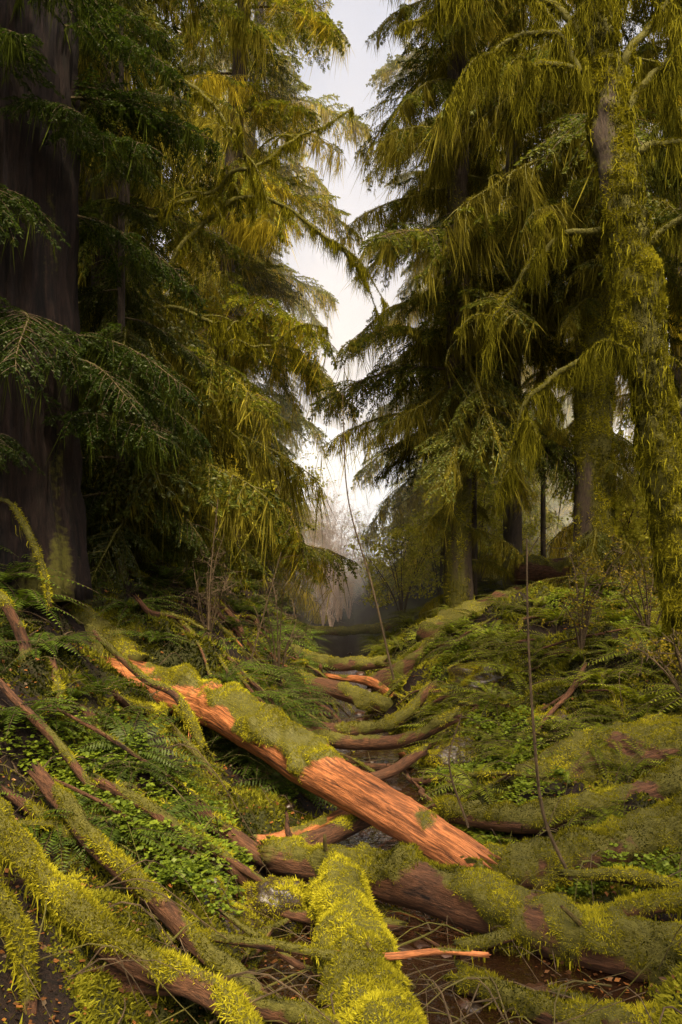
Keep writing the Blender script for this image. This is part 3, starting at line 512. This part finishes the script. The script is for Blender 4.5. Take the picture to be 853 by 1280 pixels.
for k,(x,y,h,sp) in enumerate([(-.55,27,3.4,1.1),(-.1,29.5,4.4,1.4),(-.9,31,4.5,1.4),(.3,33,4,1.3),(-.5,37,6,1.6),(-1.4,35,5,1.5),(-.3,26,2.2,.9),(0,31,3,1.2)]):
    shrub('bare_shrub',x,y,h,sp,450+k,16,False,M_pink,rs=.4)
for k,(x,y,h,sp) in enumerate([(3.4,8.6,.9,.6),(3.0,11,1.3,.6),(4.2,12,1.2,.8)]):
    shrub('huckleberry_shrub',x,y,h,sp,480+k,7,True,None,(.5,.42,.35,1),.03,14)
for k,(x,y,h,sp) in enumerate([(-1.6,10.5,1.5,.4),(-.85,12,1.6,.4),(-1.9,14,1.8,.6)]):
    shrub('bare_shrub',x,y,h,sp,490+k,6,False,M_twig,rs=.7)
def sapling(pts,r,seed,ntw=10):
    rng=np.random.RandomState(seed); b=MB(); q=catmull(pts,40); V,Q,Tt,G,_=tube(q,r,7,.06); b.add(V,Q,Tt,0,.5,.25,G)
    for j in range(ntw):
        k=rng.randint(8,38); dd=nrm(rng.randn(3)+[0,0,.4])*rng.uniform(.06,.3); V,Q,Tt,G,_=tube(catmull([q[k],q[k]+dd*.5+[0,0,.02],q[k]+dd],5),[.004,.0015],4,cap=False); b.add(V,Q,None,0,.5,0,G)
    b.obj('sapling',[M_twig])
sapling([(1.62,6.2,.15),(1.43,6.2,.6),(1.36,6.2,1.2),(1.32,6.2,1.9),(1.31,6.2,2.55)],[.014,.011,.006],1,8)
sapling([(.75,12.5,.7),(.45,12.5,2),(.1,12.6,3.3),(.02,12.6,4.8)],[.018,.012,.005],2,16)
sapling([(1.0,6.9,.3),(.85,6.9,.8),(.95,6.9,1.2)],[.01,.004],3,14)
sapling([(-1.2,11,.9),(-1.0,11,1.6),(-.75,11,2.5)],[.012,.005],4,20)
sapling([(-1.5,10,1),(-1.5,10,2),(-1.4,10,3.1)],[.012,.005],5,20)
root=empty('distant_trees'); rng=np.random.RandomState(77)
for i in range(20):
    side=-1 if i%2 else 1; y=rng.uniform(46,100); x=side*(rng.uniform(.10,.32)*y+ 2.5)-1.2; h=rng.uniform(28,38); z=float(H(x,y)); v=rng.uniform(.8,1.2)
    b=MB(); V,Q,Tt,G,_=tube(np.array([[x,y,z-.5],[x,y,z+h]]),[.35,.05],6); b.add(V,Q,Tt,0,.5,.3,G); b.obj('trunk',[M_bark],(0,),root)
    for k in range(26):
        f=(k+rng.rand())/26; L=5.5*(1-f)**.7+.6; s=L/2.6; put((GREEN+MIXB)[rng.randint(8)],'bough',root,(x,y,z+2+f*(h-2.5)),(0,rng.uniform(0,.35),k*2.4+rng.rand()),(s,s*1.4,s*1.4),(2.6*v,2.4*v,1.4*v,1))  # distance haze is put into the pale tint of these far boughs
# valley mist: a real homogeneous haze volume filling the clearing beyond the near trees
m,nt,N,L=newmat('valley_mist'); vs=N.new('ShaderNodeVolumeScatter'); vs.inputs['Color'].default_value=(1,.96,.86,1); vs.inputs['Density'].default_value=.013; vs.inputs['Anisotropy'].default_value=-.25
o=N.new('ShaderNodeOutputMaterial'); L.new(vs.outputs[0],o.inputs['Volume'])
bx=MB(); V=np.array([[x,y,z] for x in (-45,45) for y in (20,160) for z in (-3,42)],float)
bx.add(V,[[0,1,3,2],[4,6,7,5],[0,4,5,1],[2,3,7,6],[0,2,6,4],[1,5,7,3]]); bx.obj('valley_mist',[m])
# ---------------------------------------------------------------- light, sky, camera
EL=57; AZ=171
w=bpy.data.worlds.new('World'); sc.world=w; w.use_nodes=True; N=w.node_tree.nodes; L=w.node_tree.links
sky=N.new('ShaderNodeTexSky'); sky.sky_type='NISHITA'; sky.sun_disc=False; sky.sun_elevation=math.radians(EL); sky.sun_rotation=math.radians(AZ); sky.dust_density=9; sky.air_density=.8; sky.ozone_density=.5
bg=N['Background']; bg.inputs[1].default_value=.15; L.new(mixc(N,L,1.,sky.outputs[0],(3.3,3.15,2.8),'MULTIPLY'),bg.inputs[0])
s=bpy.data.lights.new('sun','SUN'); s.energy=5; s.angle=math.radians(2); s.color=(1,.84,.55); so=bpy.data.objects.new('sun',s); sc.collection.objects.link(so)
so.rotation_euler=(-math.radians(90-EL),0,-math.radians(AZ))
cam=bpy.data.cameras.new('camera'); co=bpy.data.objects.new('camera',cam); sc.collection.objects.link(co); co.location=(0,0,2.4); co.rotation_euler=(math.pi/2,0,0)
cam.sensor_fit='VERTICAL'; cam.sensor_height=36; cam.lens=30.9; cam.shift_y=.047; cam.clip_end=5000; sc.camera=co
sc.view_settings.view_transform='Standard'; sc.view_settings.look='None'; sc.view_settings.exposure=0
print('objects',len(bpy.data.objects))
